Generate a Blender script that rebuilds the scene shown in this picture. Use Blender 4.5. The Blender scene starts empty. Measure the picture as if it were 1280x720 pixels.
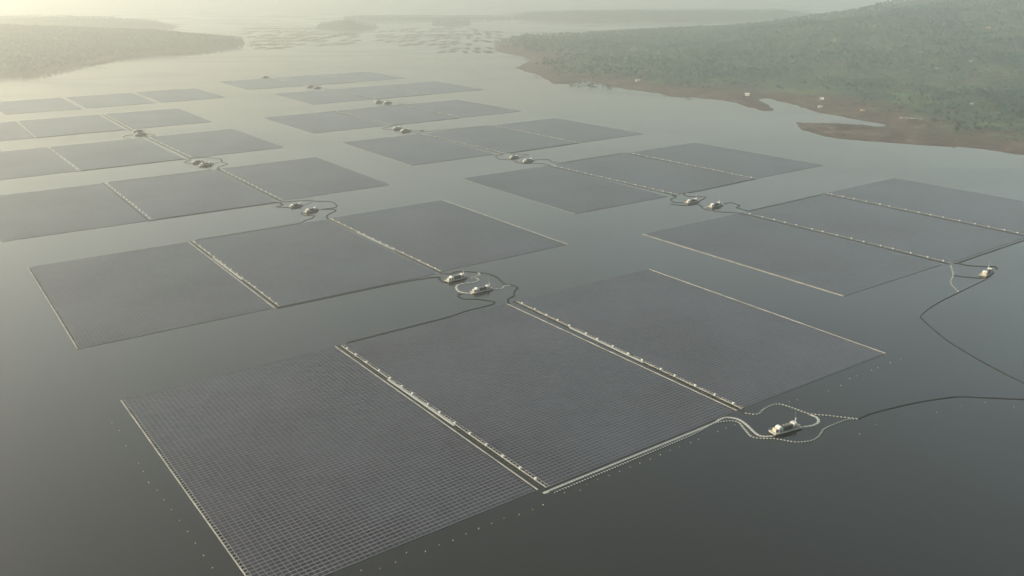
import bpy, bmesh, math, random
import numpy as np
from mathutils import Vector, Matrix
random.seed(7)
RNG = np.random.default_rng(11)
S = bpy.context.scene
COL = S.collection
R = math.radians
H = 260.0                      # camera height above the lake in metres
# ------------------------------------------------------------------ camera
F, HY, ROLL = 1122.87, -23.69, -0.0079156
TH = math.atan((360 - HY) / F)
cam = bpy.data.cameras.new('camera'); co = bpy.data.objects.new('camera', cam); COL.objects.link(co)
cam.sensor_width = 36.0; cam.lens = F / 1280 * 36; cam.clip_start = 1; cam.clip_end = 60000
co.matrix_world = (Matrix.Translation((0, 0, H)) @ Matrix.Rotation(math.pi / 2 - TH, 4, 'X') @ Matrix.Rotation(ROLL, 4, 'Z'))
S.camera = co
MW = np.array(co.matrix_world)[:3, :3]
def G(x, y, z=0.0):            # survey point of the photograph -> metres on the level plane z
    d = MW @ np.array([x - 640, 360 - y, -F]); t = (z - H) / d[2]
    return (float(d[0] * t), float(d[1] * t))
# ------------------------------------------------------------------ materials
def mat(name, col, rough=.6, spec=.5, metal=0.0, var=0.0, vscale=1.0, ior=1.45, coord='OBJ'):
    m = bpy.data.materials.new(name); m.use_nodes = True; nt = m.node_tree; b = nt.nodes['Principled BSDF']
    b.inputs['Base Color'].default_value = (*col, 1); b.inputs['Roughness'].default_value = rough
    b.inputs['Specular IOR Level'].default_value = spec; b.inputs['Metallic'].default_value = metal; b.inputs['IOR'].default_value = ior
    if var:
        g = nt.nodes.new('ShaderNodeNewGeometry'); n = nt.nodes.new('ShaderNodeTexNoise'); n.inputs['Scale'].default_value = vscale
        n.inputs['Detail'].default_value = 4
        nt.links.new(g.outputs['Position'], n.inputs['Vector'])
        r = nt.nodes.new('ShaderNodeMapRange'); r.inputs['From Min'].default_value = .3; r.inputs['From Max'].default_value = .7
        r.inputs['To Min'].default_value = 1 - var; r.inputs['To Max'].default_value = 1 + var
        nt.links.new(n.outputs['Fac'], r.inputs['Value'])
        h = nt.nodes.new('ShaderNodeVectorMath'); h.operation = 'SCALE'; h.inputs[0].default_value = col
        nt.links.new(r.outputs['Result'], h.inputs['Scale']); nt.links.new(h.outputs['Vector'], b.inputs['Base Color'])
    return m
M = dict(
    panel=mat('panel_glass', (.005, .0045, .007), .30, .48, var=.12, vscale=.02),
    frame=mat('panel_frame', (.13, .13, .133), .5, .4),
    deck=mat('grey_float', (.135, .135, .137), .7, .3, var=.15, vscale=.05),
    walk=mat('pale_walkway', (.21, .212, .195), .75, .2, var=.35, vscale=.12),
    box=mat('white_box', (.48, .48, .45), .5, .4),
    dark=mat('black_pipe', (.012, .014, .012), .8, .08),
    mid=mat('grey_pipe', (.16, .165, .15), .65, .3, var=.2, vscale=.2),
    mid2=mat('weathered_pipe', (.30, .31, .28), .65, .3, var=.2, vscale=.2), dark2=mat('charcoal_pipe', (.03, .034, .03), .8, .08),
    light=mat('pale_pipe', (.30, .31, .285), .7, .3, var=.1, vscale=.2),
    bdeck=mat('barge_deck', (.27, .27, .235), .7, .3, var=.3, vscale=.6),
    steel=mat('dark_steel', (.05, .055, .055), .5, .4),
    tan=mat('tan_metal', (.42, .36, .27), .6, .3),
    white=mat('white_paint', (.46, .46, .43), .45, .4),
    rust=mat('brown_roof', (.22, .11, .07), .8, .2, var=.2, vscale=.5),
    ochre=mat('ochre_roof', (.45, .30, .14), .8, .2),
    plaster=mat('pale_plaster', (.34, .33, .30), .8, .2),
    glass=mat('window_glass', (.03, .035, .04), .15, .5),
    bamboo=mat('bamboo', (.07, .065, .05), .9, .05, var=.2, vscale=.1),
    net=mat('net_pen', (.012, .014, .012), .9, .05),
    buoy=mat('yellow_buoy', (.28, .25, .15), .5, .4),
    bdark=mat('black_buoy', (.03, .03, .028), .5, .4),
    bark=mat('bark', (.10, .08, .06), .9, .1),
)
def panel_variation(m):       # glass that differs a little from module to module and from string to string
    nt = m.node_tree; b = nt.nodes['Principled BSDF']; N = nt.nodes.new; K = nt.links.new; g = N('ShaderNodeNewGeometry')
    a = N('ShaderNodeTexNoise'); a.inputs['Scale'].default_value = .012; a.inputs['Detail'].default_value = 3; K(g.outputs['Position'], a.inputs['Vector'])
    c = N('ShaderNodeTexVoronoi'); c.inputs['Scale'].default_value = .33; K(g.outputs['Position'], c.inputs['Vector'])
    sx = N('ShaderNodeSeparateColor'); K(c.outputs['Color'], sx.inputs[0])
    x = N('ShaderNodeMapRange'); K(a.outputs['Fac'], x.inputs['Value']); x.inputs['From Min'].default_value = .35; x.inputs['From Max'].default_value = .65; x.inputs['To Min'].default_value = .24; x.inputs['To Max'].default_value = .50
    y = N('ShaderNodeMath'); y.operation = 'MULTIPLY_ADD'; K(sx.outputs[0], y.inputs[0]); y.inputs[1].default_value = .22; K(x.outputs['Result'], y.inputs[2]); K(y.outputs[0], b.inputs['Specular IOR Level'])
    t = N('ShaderNodeValToRGB'); K(a.outputs['Color'], t.inputs['Fac']); t.color_ramp.elements[0].position = .4; t.color_ramp.elements[0].color = (.80, .95, 1, 1); t.color_ramp.elements[1].position = .6; t.color_ramp.elements[1].color = (1, .88, .95, 1)
    K(t.outputs['Color'], b.inputs['Specular Tint'])
panel_variation(M['panel'])
# ------------------------------------------------------------------ object helpers
def obj(name, me, parent=None, loc=None, rz=None):
    o = bpy.data.objects.new(name, me); COL.objects.link(o)
    if parent is not None: o.parent = parent
    if loc is not None: o.location = loc
    if rz is not None: o.rotation_euler = (0, 0, rz)
    return o
def tag(o, label=None, cat=None, group=None, kind=None):
    if label: o['label'] = label
    if cat: o['category'] = cat
    if group: o['group'] = group
    if kind: o['kind'] = kind
    return o
def copy_tree(o, parent=None):
    c = o.copy(); COL.objects.link(c)
    if parent is not None: c.parent = parent
    for ch in list(o.children): copy_tree(ch, c)
    return c
def mesh(name, V, Fc, mats, mi=None, smooth=False):
    me = bpy.data.meshes.new(name); me.from_pydata([tuple(v) for v in V], [], [tuple(f) for f in Fc])
    for m in mats: me.materials.append(m)
    if mi is not None: me.polygons.foreach_set('material_index', mi)
    if smooth: me.polygons.foreach_set('use_smooth', [True] * len(me.polygons))
    me.update(); return me
def big_mesh(name, V, Q, mats, corner_col=None):      # numpy quads
    me = bpy.data.meshes.new(name); n, q = len(V), len(Q)
    me.vertices.add(n); me.vertices.foreach_set('co', V.astype(np.float32).ravel())
    me.loops.add(q * 4); me.loops.foreach_set('vertex_index', Q.astype(np.int32).ravel())
    me.polygons.add(q); me.polygons.foreach_set('loop_start', np.arange(0, q * 4, 4, dtype=np.int32))
    for m in mats: me.materials.append(m)
    if corner_col is not None:
        a = me.attributes.new('tint', 'FLOAT', 'POINT'); a.data.foreach_set('value', corner_col.astype(np.float32))
    me.update(calc_edges=True); me.validate(); return me
def bm_mesh(name, bm, mats, bevel=0):
    if bevel:
        bmesh.ops.bevel(bm, geom=list(bm.edges), offset=bevel, segments=1, affect='EDGES')
    me = bpy.data.meshes.new(name); bm.to_mesh(me); bm.free()
    for m in mats: me.materials.append(m)
    return me
def bxs(bm, x0, x1, y0, y1, z0, z1, mi=0, taper=0):
    t = taper
    v = [bm.verts.new(p) for p in [(x0, y0, z0), (x1, y0, z0), (x1, y1, z0), (x0, y1, z0),
                                   (x0 + t, y0 + t, z1), (x1 - t, y0 + t, z1), (x1 - t, y1 - t, z1), (x0 + t, y1 - t, z1)]]
    for f in [(3, 2, 1, 0), (4, 5, 6, 7), (0, 1, 5, 4), (1, 2, 6, 5), (2, 3, 7, 6), (3, 0, 4, 7)]:
        fa = bm.faces.new([v[i] for i in f]); fa.material_index = mi
def box_me(name, dims, m, bevel=.04, mi=0):
    bm = bmesh.new(); bxs(bm, *dims); return bm_mesh(name, bm, [m], bevel)
def cells_mesh(name, xs, ys, mask, z0, z1, mats):     # one connected solid from marked cells of a grid
    idx = {}; V = []; Fc = []
    def vid(i, j, k):
        if (i, j, k) not in idx: idx[(i, j, k)] = len(V); V.append((xs[i], ys[j], (z0, z1)[k]))
        return idx[(i, j, k)]
    on = lambda i, j: 0 <= i < len(xs) - 1 and 0 <= j < len(ys) - 1 and mask(i, j)
    for i in range(len(xs) - 1):
        for j in range(len(ys) - 1):
            if not on(i, j): continue
            Fc.append((vid(i, j, 1), vid(i + 1, j, 1), vid(i + 1, j + 1, 1), vid(i, j + 1, 1)))
            if not on(i - 1, j): Fc.append((vid(i, j, 0), vid(i, j, 1), vid(i, j + 1, 1), vid(i, j + 1, 0)))
            if not on(i + 1, j): Fc.append((vid(i + 1, j, 0), vid(i + 1, j + 1, 0), vid(i + 1, j + 1, 1), vid(i + 1, j, 1)))
            if not on(i, j - 1): Fc.append((vid(i, j, 0), vid(i + 1, j, 0), vid(i + 1, j, 1), vid(i, j, 1)))
            if not on(i, j + 1): Fc.append((vid(i, j + 1, 0), vid(i, j + 1, 1), vid(i + 1, j + 1, 1), vid(i + 1, j + 1, 0)))
    return mesh(name, V, Fc, mats)
# ------------------------------------------------------------------ solar platforms
LU, LV = 0.96511 * H, 0.58124 * H
ARR = {'I1a': (-0.4715, 1.8479, -0.9473), 'I1b': (0.0261, 2.2013, -0.9449), 'I1c': (0.5328, 2.5593, -0.9666), 'I2a': (-1.2895, 2.975, -0.9685), 'I2b': (-0.7892, 3.322, -0.9658), 'I2c': (-0.2942, 3.6828, -0.9572), 'I3a': (-2.1292, 4.1281, -0.974), 'I3b': (-1.638, 4.4727, -0.9716), 'I3c': (-1.1417, 4.8355, -0.9668), 'I4a': (-2.9671, 5.2614, -0.9562), 'I4b': (-2.4847, 5.6065, -0.9522), 'I4c': (-1.9701, 5.9749, -0.9475), 'I5a': (-3.8024, 6.4488, -0.977), 'I5b': (-3.3092, 6.7841, -0.9718), 'I5c': (-2.787, 7.1374, -0.9752), 'I6a': (-4.1568, 7.9572, -0.965), 'I6b': (-3.6495, 8.312, -0.9649), 'I6c': (-3.1423, 8.6669, -0.9649), 'J1a': (1.0648, 3.3777, -0.9556), 'J1b': (1.5763, 3.7341, -0.9397), 'J1c': (2.0671, 4.1074, -0.9472), 'J2a': (0.2474, 4.5156, -0.9604), 'J2b': (0.755, 4.8852, -0.918), 'J2c': (1.2457, 5.247, -0.9348), 'J3a': (-0.6071, 5.6831, -0.9715), 'J3b': (-0.0924, 6.0405, -0.9286), 'J3c': (0.3957, 6.3923, -0.9346), 'J4a': (-1.4278, 6.8699, -0.9571), 'J4b': (-0.9198, 7.226, -0.9396), 'J4c': (-0.4234, 7.5803, -0.9493), 'J5a': (-1.7517, 8.4494, -0.9803), 'J5b': (-1.2529, 8.8001, -0.9756), 'J5c': (-0.7565, 9.139, -0.9761), 'J6a': (-2.626, 9.6079, -0.9746), 'J6b': (-2.1327, 9.9521, -0.9704), 'J6c': (-1.6492, 10.2993, -0.971)}
NR, NC = 86, 49
PU, PV = LU / NR, (LV - 1.2) / NC
# local frame: x runs along a panel row (v, across the platform), y runs up the platform (away from the lower edge)
def row_mesh():
    V = []; Fc = []; mi = []
    hw = PU * .5 - .40
    xs = []; x = -NC * PV / 2
    for c in range(NC):
        xs += [x + .13, x + PV - .13]; x += PV
    for x in xs: V += [(x, -hw, .42), (x, hw, .52), (x, hw, .44), (x, -hw, .345)]
    n = len(xs)
    for i in range(n - 1):
        a, b = 4 * i, 4 * i + 4; k = 0 if i % 2 == 0 else 1
        Fc.append((a, b, b + 1, a + 1)); mi.append(k)
        Fc.append((a + 1, b + 1, b + 2, a + 2)); mi.append(1)
        Fc.append((a, a + 3, b + 3, b)); mi.append(1)
    Fc.append((0, 1, 2, 3)); mi.append(1); e = 4 * (n - 1); Fc.append((e + 3, e + 2, e + 1, e)); mi.append(1)
    return V, Fc, mi
rv, rf, rm = row_mesh()
ROW = mesh('panel_row', rv, rf, [M['panel'], M['frame']], rm)
V = []; Fc = []; mi = []
for r in range(NR):
    y = -LU / 2 + (r + .5) * PU; b = len(V)
    V += [(p[0], p[1] + y, p[2]) for p in rv]; Fc += [tuple(i + b for i in f) for f in rf]; mi += rm
FIELD = mesh('panel_field', V, Fc, [M['panel'], M['frame']], mi)
W2 = NC * PV / 2 + .12
DECK = box_me('float_deck', (-W2, W2, -LU / 2, LU / 2, -.15, .33), M['deck'], 0)
# side walkway: a long strip held off the rows by one short link per row
ys = []
for r in range(NR):
    y = -LU / 2 + r * PU; ys += [y, y + .4]
ys.append(LU / 2)
xsL = [-W2 - 2.3, -W2 - 1.7, -W2 - .01]
WALKL = cells_mesh('side_walkway', xsL, ys, lambda i, j: i == 0 or j % 2 == 0, -.1, .48, [M['walk']])
WALKR = box_me('side_walkway', (W2 + 1.4, W2 + 1.95, -LU / 2, LU / 2, -.1, .48), M['walk'], 0)
TRAY = box_me('cable_tray', (-W2 - 4.3, -W2 - 2.9, -LU * .14, LU * .20, .05, .5), M['light'], 0)
bm = bmesh.new(); bxs(bm, -.6, .6, -.55, .55, 0, 1.1, 0, .06); bxs(bm, -.7, .7, -.65, .65, 1.11, 1.28, 0, .16)
CBOX = bm_mesh('combiner_box', bm, [M['box']])
ISL = {'I1': 'front island of the left chain', 'I2': 'second island of the left chain',
       'I3': 'third island of the left chain', 'I4': 'fourth island of the left chain', 'I5': 'fifth island of the left chain',
       'I6': 'haziest island of the left chain', 'J1': 'front island of the right chain', 'J2': 'second island of the right chain',
       'J3': 'third island of the right chain', 'J4': 'fourth island of the right chain', 'J5': 'fifth island of the right chain',
       'J6': 'last island of the right chain'}
THIRD = {'a': 'left', 'b': 'middle', 'c': 'right'}
def plat_frame(k):
    x, y, t = ARR[k]
    # world angle of u (towards the lower edge) is t ; v = u rotated by +90 deg
    return x * H, y * H, t + math.pi / 2
for k in ARR:
    x, y, rz = plat_frame(k)
    e = obj('solar_platform', None, None, (x, y, 0), rz)
    e.empty_display_size = 5
    lab = 'floating solar panels, %s platform of the %s' % (THIRD[k[2]], ISL[k[:2]])
    tag(e, lab, 'solar platform', 'floating solar platforms')
    obj('float_deck', DECK, e)
    if k[:2] in ('I1', 'I2', 'J1'):
        for r in range(NR):
            obj('panel_row', ROW, e, (0, -LU / 2 + (r + .5) * PU, 0))
    else:
        obj('panel_field', FIELD, e)
    if k[:2] == 'I1' or k in ('I2a', 'I2b', 'I2c', 'J1a'):
        obj('side_walkway', WALKL, e)
    if k[:2] == 'I1' or k in ('I2a', 'I2c'):
        obj('side_walkway', WALKR, e)
    if k[2] != 'a':
        if k[:2] in ('I1', 'I2'): obj('cable_tray', TRAY, e)
        rr = random.Random(hash(k) if False else sum(map(ord, k)))
        n = 15 if k[:2] in ('I1', 'I2', 'J1', 'J2', 'I3') else 8
        for i in range(n):
            yy = -LU / 2 + (i + .35 + .3 * rr.random()) / n * LU
            obj('combiner_box', CBOX, e, (-W2 - 2.1, yy, .5 if k[:2] in ('I1', 'I2') else .33))
# ------------------------------------------------------------------ floating cable lines
def smooth(P, step):
    P = [Vector(p) for p in P]; out = []
    if len(P) < 3:
        Q = P
    else:
        Q = []
        for i in range(len(P) - 1):
            p0 = P[i - 1] if i else P[i] * 2 - P[i + 1]; p3 = P[i + 2] if i + 2 < len(P) else P[i + 1] * 2 - P[i]
            p1, p2 = P[i], P[i + 1]
            if (p2 - p1).length > 70:
                # long straight stretches stay straight
                Q += [p1 + (p2 - p1) * (q / 8) for q in range(8)]; continue
            for q in range(8):
                t = q / 8
                Q.append(.5 * ((2 * p1) + (p2 - p0) * t + (2 * p0 - 5 * p1 + 4 * p2 - p3) * t * t + (3 * p1 - p0 - 3 * p2 + p3) * t ** 3))
        Q.append(P[-1])
    out = [Q[0]]; acc = 0.0
    for i in range(1, len(Q)):
        a, b = Q[i - 1], Q[i]; L = (b - a).length
        if L < 1e-6: continue
        pos = step - acc
        while pos <= L: out.append(a + (b - a) * (pos / L)); pos += step
        acc = L - (pos - step)
    return out
def cable(px, label, w=1.8, tone='mid', step=1.5, world=False):
    P = smooth([p if world else G(*p) for p in px], step)
    V = []; Fc = []; mi = []
    prof = [(-.5, -.12), (-.5, .22), (-.30, .42), (.30, .42), (.5, .22), (.5, -.12)]
    n = len(P)
    for i, p in enumerate(P):
        d = (P[min(i + 1, n - 1)] - P[max(i - 1, 0)]); d = d.normalized() if d.length > 1e-6 else Vector((1, 0)); s = Vector((-d.y, d.x))
        kw = w * (1.0 if (i // 1) % 2 else .84)
        for u, z in prof: V.append((p.x + s.x * u * kw, p.y + s.y * u * kw, z + (0 if i % 2 else -.07)))
    k = len(prof)
    for i in range(n - 1):
        for j in range(k - 1):
            a = i * k + j; Fc.append((a, a + k, a + k + 1, a + 1)); mi.append((0 if i % 2 else 1) if j != 0 and j != k - 2 else 1)
    Fc.append(tuple(range(k))); mi.append(0); Fc.append(tuple(range((n - 1) * k, n * k))[::-1]); mi.append(0)
    me = mesh('floating_cable_line', V, Fc, {'light': [M['light'], M['mid']], 'mid': [M['mid2'], M['dark']], 'dark': [M['dark2'], M['dark']]}[tone], mi)
    bm = bmesh.new(); bm.from_mesh(me); bmesh.ops.recalc_face_normals(bm, faces=bm.faces); bm.to_mesh(me); bm.free()
    return tag(obj('floating_cable_line', me), label, 'floating cable', 'floating cable lines')
def corner(k, c, du=0.0, dv=0.0):     # corner of a platform, in metres (du outwards along u, dv along v)
    x, y, t = ARR[k]; u = np.array([math.cos(t), math.sin(t)]); v = np.array([-u[1], u[0]])
    su = -1 if c[0] == 'T' else 1; sv = -1 if c[1] == 'L' else 1
    p = np.array([x * H, y * H]) + u * (su * LU / 2 + du) + v * (sv * LV / 2 + dv)
    return tuple(p)
def gapline(island, ab, label, tone='dark', w=1.5):
    off = -3.6 if island in ('I1', 'I2') else -5.2
    b = island + ab
    if island in ('I1', 'I2'): w = 1.3
    cable([corner(b, 'BL', 3, off), corner(b, 'TL', -3, off)], label, w, tone, 2.0 if island in ('I1', 'I2', 'J1') else 4.0, True)
NUM = {'I1': 'front left', 'I2': 'second left', 'I3': 'third left', 'I4': 'fourth left', 'I5': 'fifth left', 'J1': 'front right', 'J2': 'second right',
       'J3': 'third right', 'J4': 'fourth right', 'J5': 'fifth right', 'J6': 'last right'}
for isl in NUM:
    for ab, nm in (('b', 'left and middle'), ('c', 'middle and right')):
        gapline(isl, ab, 'dark cable line in the channel between %s platforms of the %s-chain island' % (nm, NUM[isl]), 'dark', 2.3)
def edge(b, c0, c1, du):   # a line kept du metres off the edge of a platform
    return corner(b, c0, du, 0), corner(b, c1, du, 0)
def mix(*items):
    return [p if kind == 'w' else G(*p) for kind, p in items]
def pxs(*pts): return [('p', q) for q in pts]
def wp(p): return ('w', p)
L = lambda *a, **k: cable(*a, **k, world=True)
# front island and the lone barge
L(mix(wp(corner('I1b', 'BL', 4, -3)), wp(corner('I1b', 'BL', 3.2, 4)), wp(corner('I1b', 'BR', 3.2, -34)), *pxs((898, 525.5), (908, 522), (922, 524), (933, 531), (949, 544.5), (968, 545.5))),
  'pale ribbed cable line along the lower edge of the front island to the lone barge', w=1.9, tone='light', step=1.0)
L(mix(wp(corner('I1b', 'BL', 6.5, -1)), wp(corner('I1b', 'BR', 5.6, -50)), *pxs((893, 529.5), (920, 527), (931, 537), (942, 547), (971, 549), (984.5, 551.5), (998, 553), (1015.5, 550.6), (1024.5, 544.5), (1030, 536.7), (1044.5, 530), (1060, 524.5), (1073, 524))),
  'ribbed cable line looping under the lone barge to the junction east of it', w=1.5, tone='mid', step=1.0)
L(mix(*pxs((929, 516.5), (946.7, 518), (955.5, 511), (966.7, 506), (977.8, 506), (993, 511), (1009, 516.7), (1015.6, 518), (1038, 520), (1055.6, 522), (1073, 524))),
  'dotted cable line arching over the lone barge', w=1.8, tone='mid', step=1.1)
L(mix(*pxs((1003, 534), (1015.6, 532), (1023, 528), (1021, 522), (1012, 518.4))), 'pale curled walkway from the lone barge to the dotted cable line', w=1.9, tone='light', step=1.5)
L(mix(*pxs((1073, 524), (1085, 518.5), (1110, 511.5), (1138, 505), (1160, 501), (1180, 498), (1200, 496), (1230, 497.3), (1280, 499.5), (1400, 505))),
  'long dark cable line running off from the junction past the lone barge', w=1.3, tone='dark', step=1.2)
# right front barge
L(mix(*pxs((1231, 350), (1200, 365), (1172, 379), (1152, 394), (1155, 401), (1180, 422.5), (1205, 439), (1242, 460), (1280, 479), (1345, 512))),
  'thin cable line zigzagging from the right chain barge across open water', w=.9, tone='dark', step=1.5)
L(mix(wp(corner('J1b', 'BL', 2, -4)), *pxs((1188, 331), (1191.7, 343.6), (1188.6, 354), (1198, 365))), 'short kinked cable line below the middle channel of the front right island', w=1.7, tone='mid', step=2)
L(mix(*pxs((1193, 344.5), (1203.5, 346), (1215, 347.2), (1229, 348))), 'straight dark cable line joining the right chain barge to the kinked line', w=2.2, tone='dark', step=2)
L(mix(wp(corner('J1b', 'BR', 4, -3)), wp(corner('J1b', 'BL', 4, 14)), *pxs((1197.6, 329), (1208, 331.5), (1219, 332.7), (1234.7, 333.4), (1244, 333.5), (1246, 337))),
  'dark cable line along the lower edge of the front right island', w=2.3, tone='dark', step=2.2)
# junction between front and second left islands
L(mix(wp(corner('I2b', 'BL', 4, -3)), wp(corner('I2b', 'BL', 3, 5)), wp(corner('I2b', 'BR', 3, -45)), *pxs((545, 346.5), (549, 349), (552.5, 352.3), (560, 353.5))), 'dark cable line along the lower edge of the second left island', w=2.0, tone='dark', step=2.2)
L(mix(wp(corner('I2c', 'BL', 2, -4)), *pxs((561, 342.8), (570, 339.8), (582.5, 339.4), (595, 340.6), (607.5, 342), (619, 345.6), (625, 350), (631, 355), (639, 356), (647, 359.5), (643, 364), (642, 370), (635, 374), (636, 380))),
  'dark cable line arching over both barges behind the front island', w=2.1, tone='dark', step=2)
L(mix(*pxs((586, 347), (595, 345.6), (600, 343), (597, 340.5))), 'short curl of pale walkway at the upper barge behind the front island', w=1.8, tone='light', step=2)
L(mix(*pxs((582, 354), (592.5, 353), (598.5, 350), (595, 347.7), (587, 348.5))), 'pale hairpin walkway beside the upper barge behind the front island', w=1.8, tone='light', step=2)
L(mix(*pxs((581, 354.2), (573, 356), (570.5, 359.5), (572.5, 363.5), (579, 366), (592.5, 367.3))), 'pale crescent walkway joining the upper and lower barges behind the front island', w=2.1, tone='light', step=2)
L(mix(*pxs((617, 361.4), (627.5, 360.6), (630, 357.8), (638, 356.4))), 'pale walkway from the lower barge to the arching cable behind the front island', w=1.7, tone='light', step=2)
L(mix(*pxs((580, 367.4), (574, 368), (573, 371), (580, 373.8), (595, 374), (609, 375.8), (618, 377.6), (615, 380.6), (600, 384.6), (580, 389.6)), wp(corner('I1b', 'TR', -3.2, -60)), wp(corner('I1b', 'TL', -3.0, 3))),
  'dark cable line bending from the lower barge along the top of the front island', w=1.8, tone='dark', step=2)
# second-third left
L(mix(wp(corner('I3b', 'BL', 4, -3)), wp(corner('I3b', 'BL', 3, 5)), wp(corner('I3b', 'BR', 3, -10)), *pxs((350, 255), (354, 256), (350, 257.6), (346, 259), (359.5, 259.4), (364, 259.6))), 'dark cable line along the lower edge of the third left island', w=2.0, tone='dark', step=3)
L(mix(wp(corner('I3c', 'BL', 2, -4)), *pxs((355.6, 252.5), (371, 251.3), (387, 250.5), (398.6, 252), (414, 252.3), (421, 258.4), (410, 260.7), (399, 262.3))), 'dark cable line circling above the barges behind the second left island', w=1.8, tone='dark', step=3)
L(mix(*pxs((378, 257.6), (384, 254.8), (390, 252.5))), 'short cable line from the upper barge behind the second left island', w=1.5, tone='mid', step=3)
L(mix(*pxs((405, 261.6), (418, 262), (419, 264), (412, 267.3), (408, 270.5), (409.5, 273)), wp(corner('I2c', 'TL', 0, -5.2))), 'wavy cable line entering the right channel of the second left island', w=2.4, tone='dark', step=3)
L(mix(*pxs((384, 265.6), (377.5, 265.8), (377, 267.3), (381.4, 269.3), (393, 269.7), (388.4, 273.6), (381.4, 275.5), (376, 278.7), (363.4, 281), (340, 285)), wp(corner('I2b', 'TL', -2.5, 2))), 'dark S-bend cable line along the top of the second left island', w=1.8, tone='dark', step=3)
# third-fourth left
L(mix(wp(corner('I4b', 'BL', 3, -3)), wp(corner('I4b', 'BR', 3, -3)), *pxs((231, 203.4), (242, 204.6))), 'dark cable line along the lower edge of the fourth left island', w=2.0, tone='dark', step=4)
L(mix(wp(corner('I4c', 'BL', 2, -4)), *pxs((259, 197), (276.6, 199.4), (276.6, 202.5), (284, 205), (272, 209.7), (279, 213))), 'dark looping cable line beside the barges behind the third left island', w=1.9, tone='dark', step=4)
L(mix(*pxs((262, 205.4), (276, 203))), 'short cable line at the lower barge behind the third left island', w=1.6, tone='dark', step=4)
L(mix(*pxs((251, 208), (249, 209.4), (261, 211), (250, 214.4)), wp(corner('I3b', 'TL', -2.5, 2))), 'dark cable line along the top of the third left island', w=1.8, tone='dark', step=4)
# fourth-fifth left
L(mix(wp(corner('I5b', 'BL', 3, -3)), wp(corner('I5b', 'BR', 3, -10)), *pxs((170, 164.5))), 'faint cable line along the lower edge of the fifth left island', w=2.2, tone='dark', step=4)
L(mix(*pxs((163, 173.4), (154, 171.6), (161, 169), (176, 168.6), (187.5, 170.6), (194, 169), (180, 167.5), (184, 171.5)), wp(corner('I4c', 'TL', 0, -5.2))), 'faint looping cable line beside the barge behind the fourth left island', w=2.0, tone='dark', step=4)
# first-second right
L(mix(wp(corner('J2b', 'BR', 3, 2)), wp(corner('J2b', 'BL', 4, 30)), *pxs((859, 240), (855.4, 243), (859, 245), (869, 246), (879, 246), (882, 247.2), (877, 250), (872, 252.7))), 'dark cable line along the lower edge of the second right island', w=1.9, tone='dark', step=3)
L(mix(wp(corner('J2b', 'BL', 1, -5)), *pxs((840, 244.5), (845.6, 246.4), (838.6, 249), (840.5, 252), (846, 253.2), (861, 253.6))), 'dark zigzag cable line below the left channel of the second right island', w=1.8, tone='dark', step=3)
L(mix(*pxs((837, 255), (849.5, 256.6), (861, 256.8), (871, 255.6), (877, 258), (879, 261), (888.6, 263), (900, 265), (916, 265.7), (930, 267.5)), wp(corner('J1b', 'TL', 0, -5.2))), 'dark cable line passing beneath both barges behind the front right island', w=1.9, tone='dark', step=3)
L(mix(*pxs((879, 261), (884, 258.6), (890, 258.6))), 'short pale walkway at the lower barge behind the front right island', w=1.7, tone='light', step=3)
L(mix(*pxs((905, 254.8), (913, 253.4), (920, 255), (924.5, 257.7), (921, 259.7), (932, 262.6), (943, 262.2)), wp(corner('J1b', 'TR', -3, 0))), 'dark cable line along the top of the front right island', w=2.0, tone='dark', step=3)
# second-third right
L(mix(wp(corner('J3b', 'BR', 3, 2)), wp(corner('J3b', 'BL', 3, 30)), *pxs((638, 191.5), (645, 192.8), (657.5, 192.8), (661, 193.6), (657.5, 195), (648, 197.4))), 'dark cable line along the lower edge of the third right island', w=1.8, tone='dark', step=4)
L(mix(wp(corner('J3b', 'BL', 1, -5)), *pxs((628, 193.4), (620, 194.8), (621, 197), (627, 199.3), (640, 198.6))), 'dark zigzag cable line below the left channel of the third right island', w=1.8, tone='dark', step=4)
L(mix(*pxs((667, 200.4), (674.7, 199.3), (686.4, 199.7), (688.7, 202.2), (698, 203.6), (706, 203.2), (722, 200.3)), wp(corner('J2b', 'TR', -3, 0))), 'dark cable line along the top of the second right island', w=1.8, tone='dark', step=4)
L(mix(*pxs((644, 201.6), (655, 201.9))), 'short walkway between the barges behind the second right island', w=1.6, tone='mid', step=4)
L(mix(*pxs((644, 203.4), (655, 204.4), (674.7, 204.4), (686, 206.3)), wp(corner('J2b', 'TL', 0, -5.2))), 'dark cable line into the left channel of the second right island', w=2.0, tone='dark', step=4)
# third-fourth right
L(mix(wp(corner('J4b', 'BR', 3, 2)), wp(corner('J4b', 'BL', 3, 10)), *pxs((491, 157.2), (478, 161), (493, 162.2))), 'dark cable line along the lower edge of the fourth right island', w=2.0, tone='dark', step=4)
L(mix(*pxs((512, 163.8), (530, 162.6), (530, 165)), wp(corner('J3b', 'TR', -3, 0))), 'dark cable line along the top of the third right island', w=2.0, tone='dark', step=4)
L(mix(*pxs((496, 164.2), (519, 165.6)), wp(corner('J3b', 'TL', 0, -5.2))), 'dark cable line into the left channel of the third right island', w=2.0, tone='dark', step=4)
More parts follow.
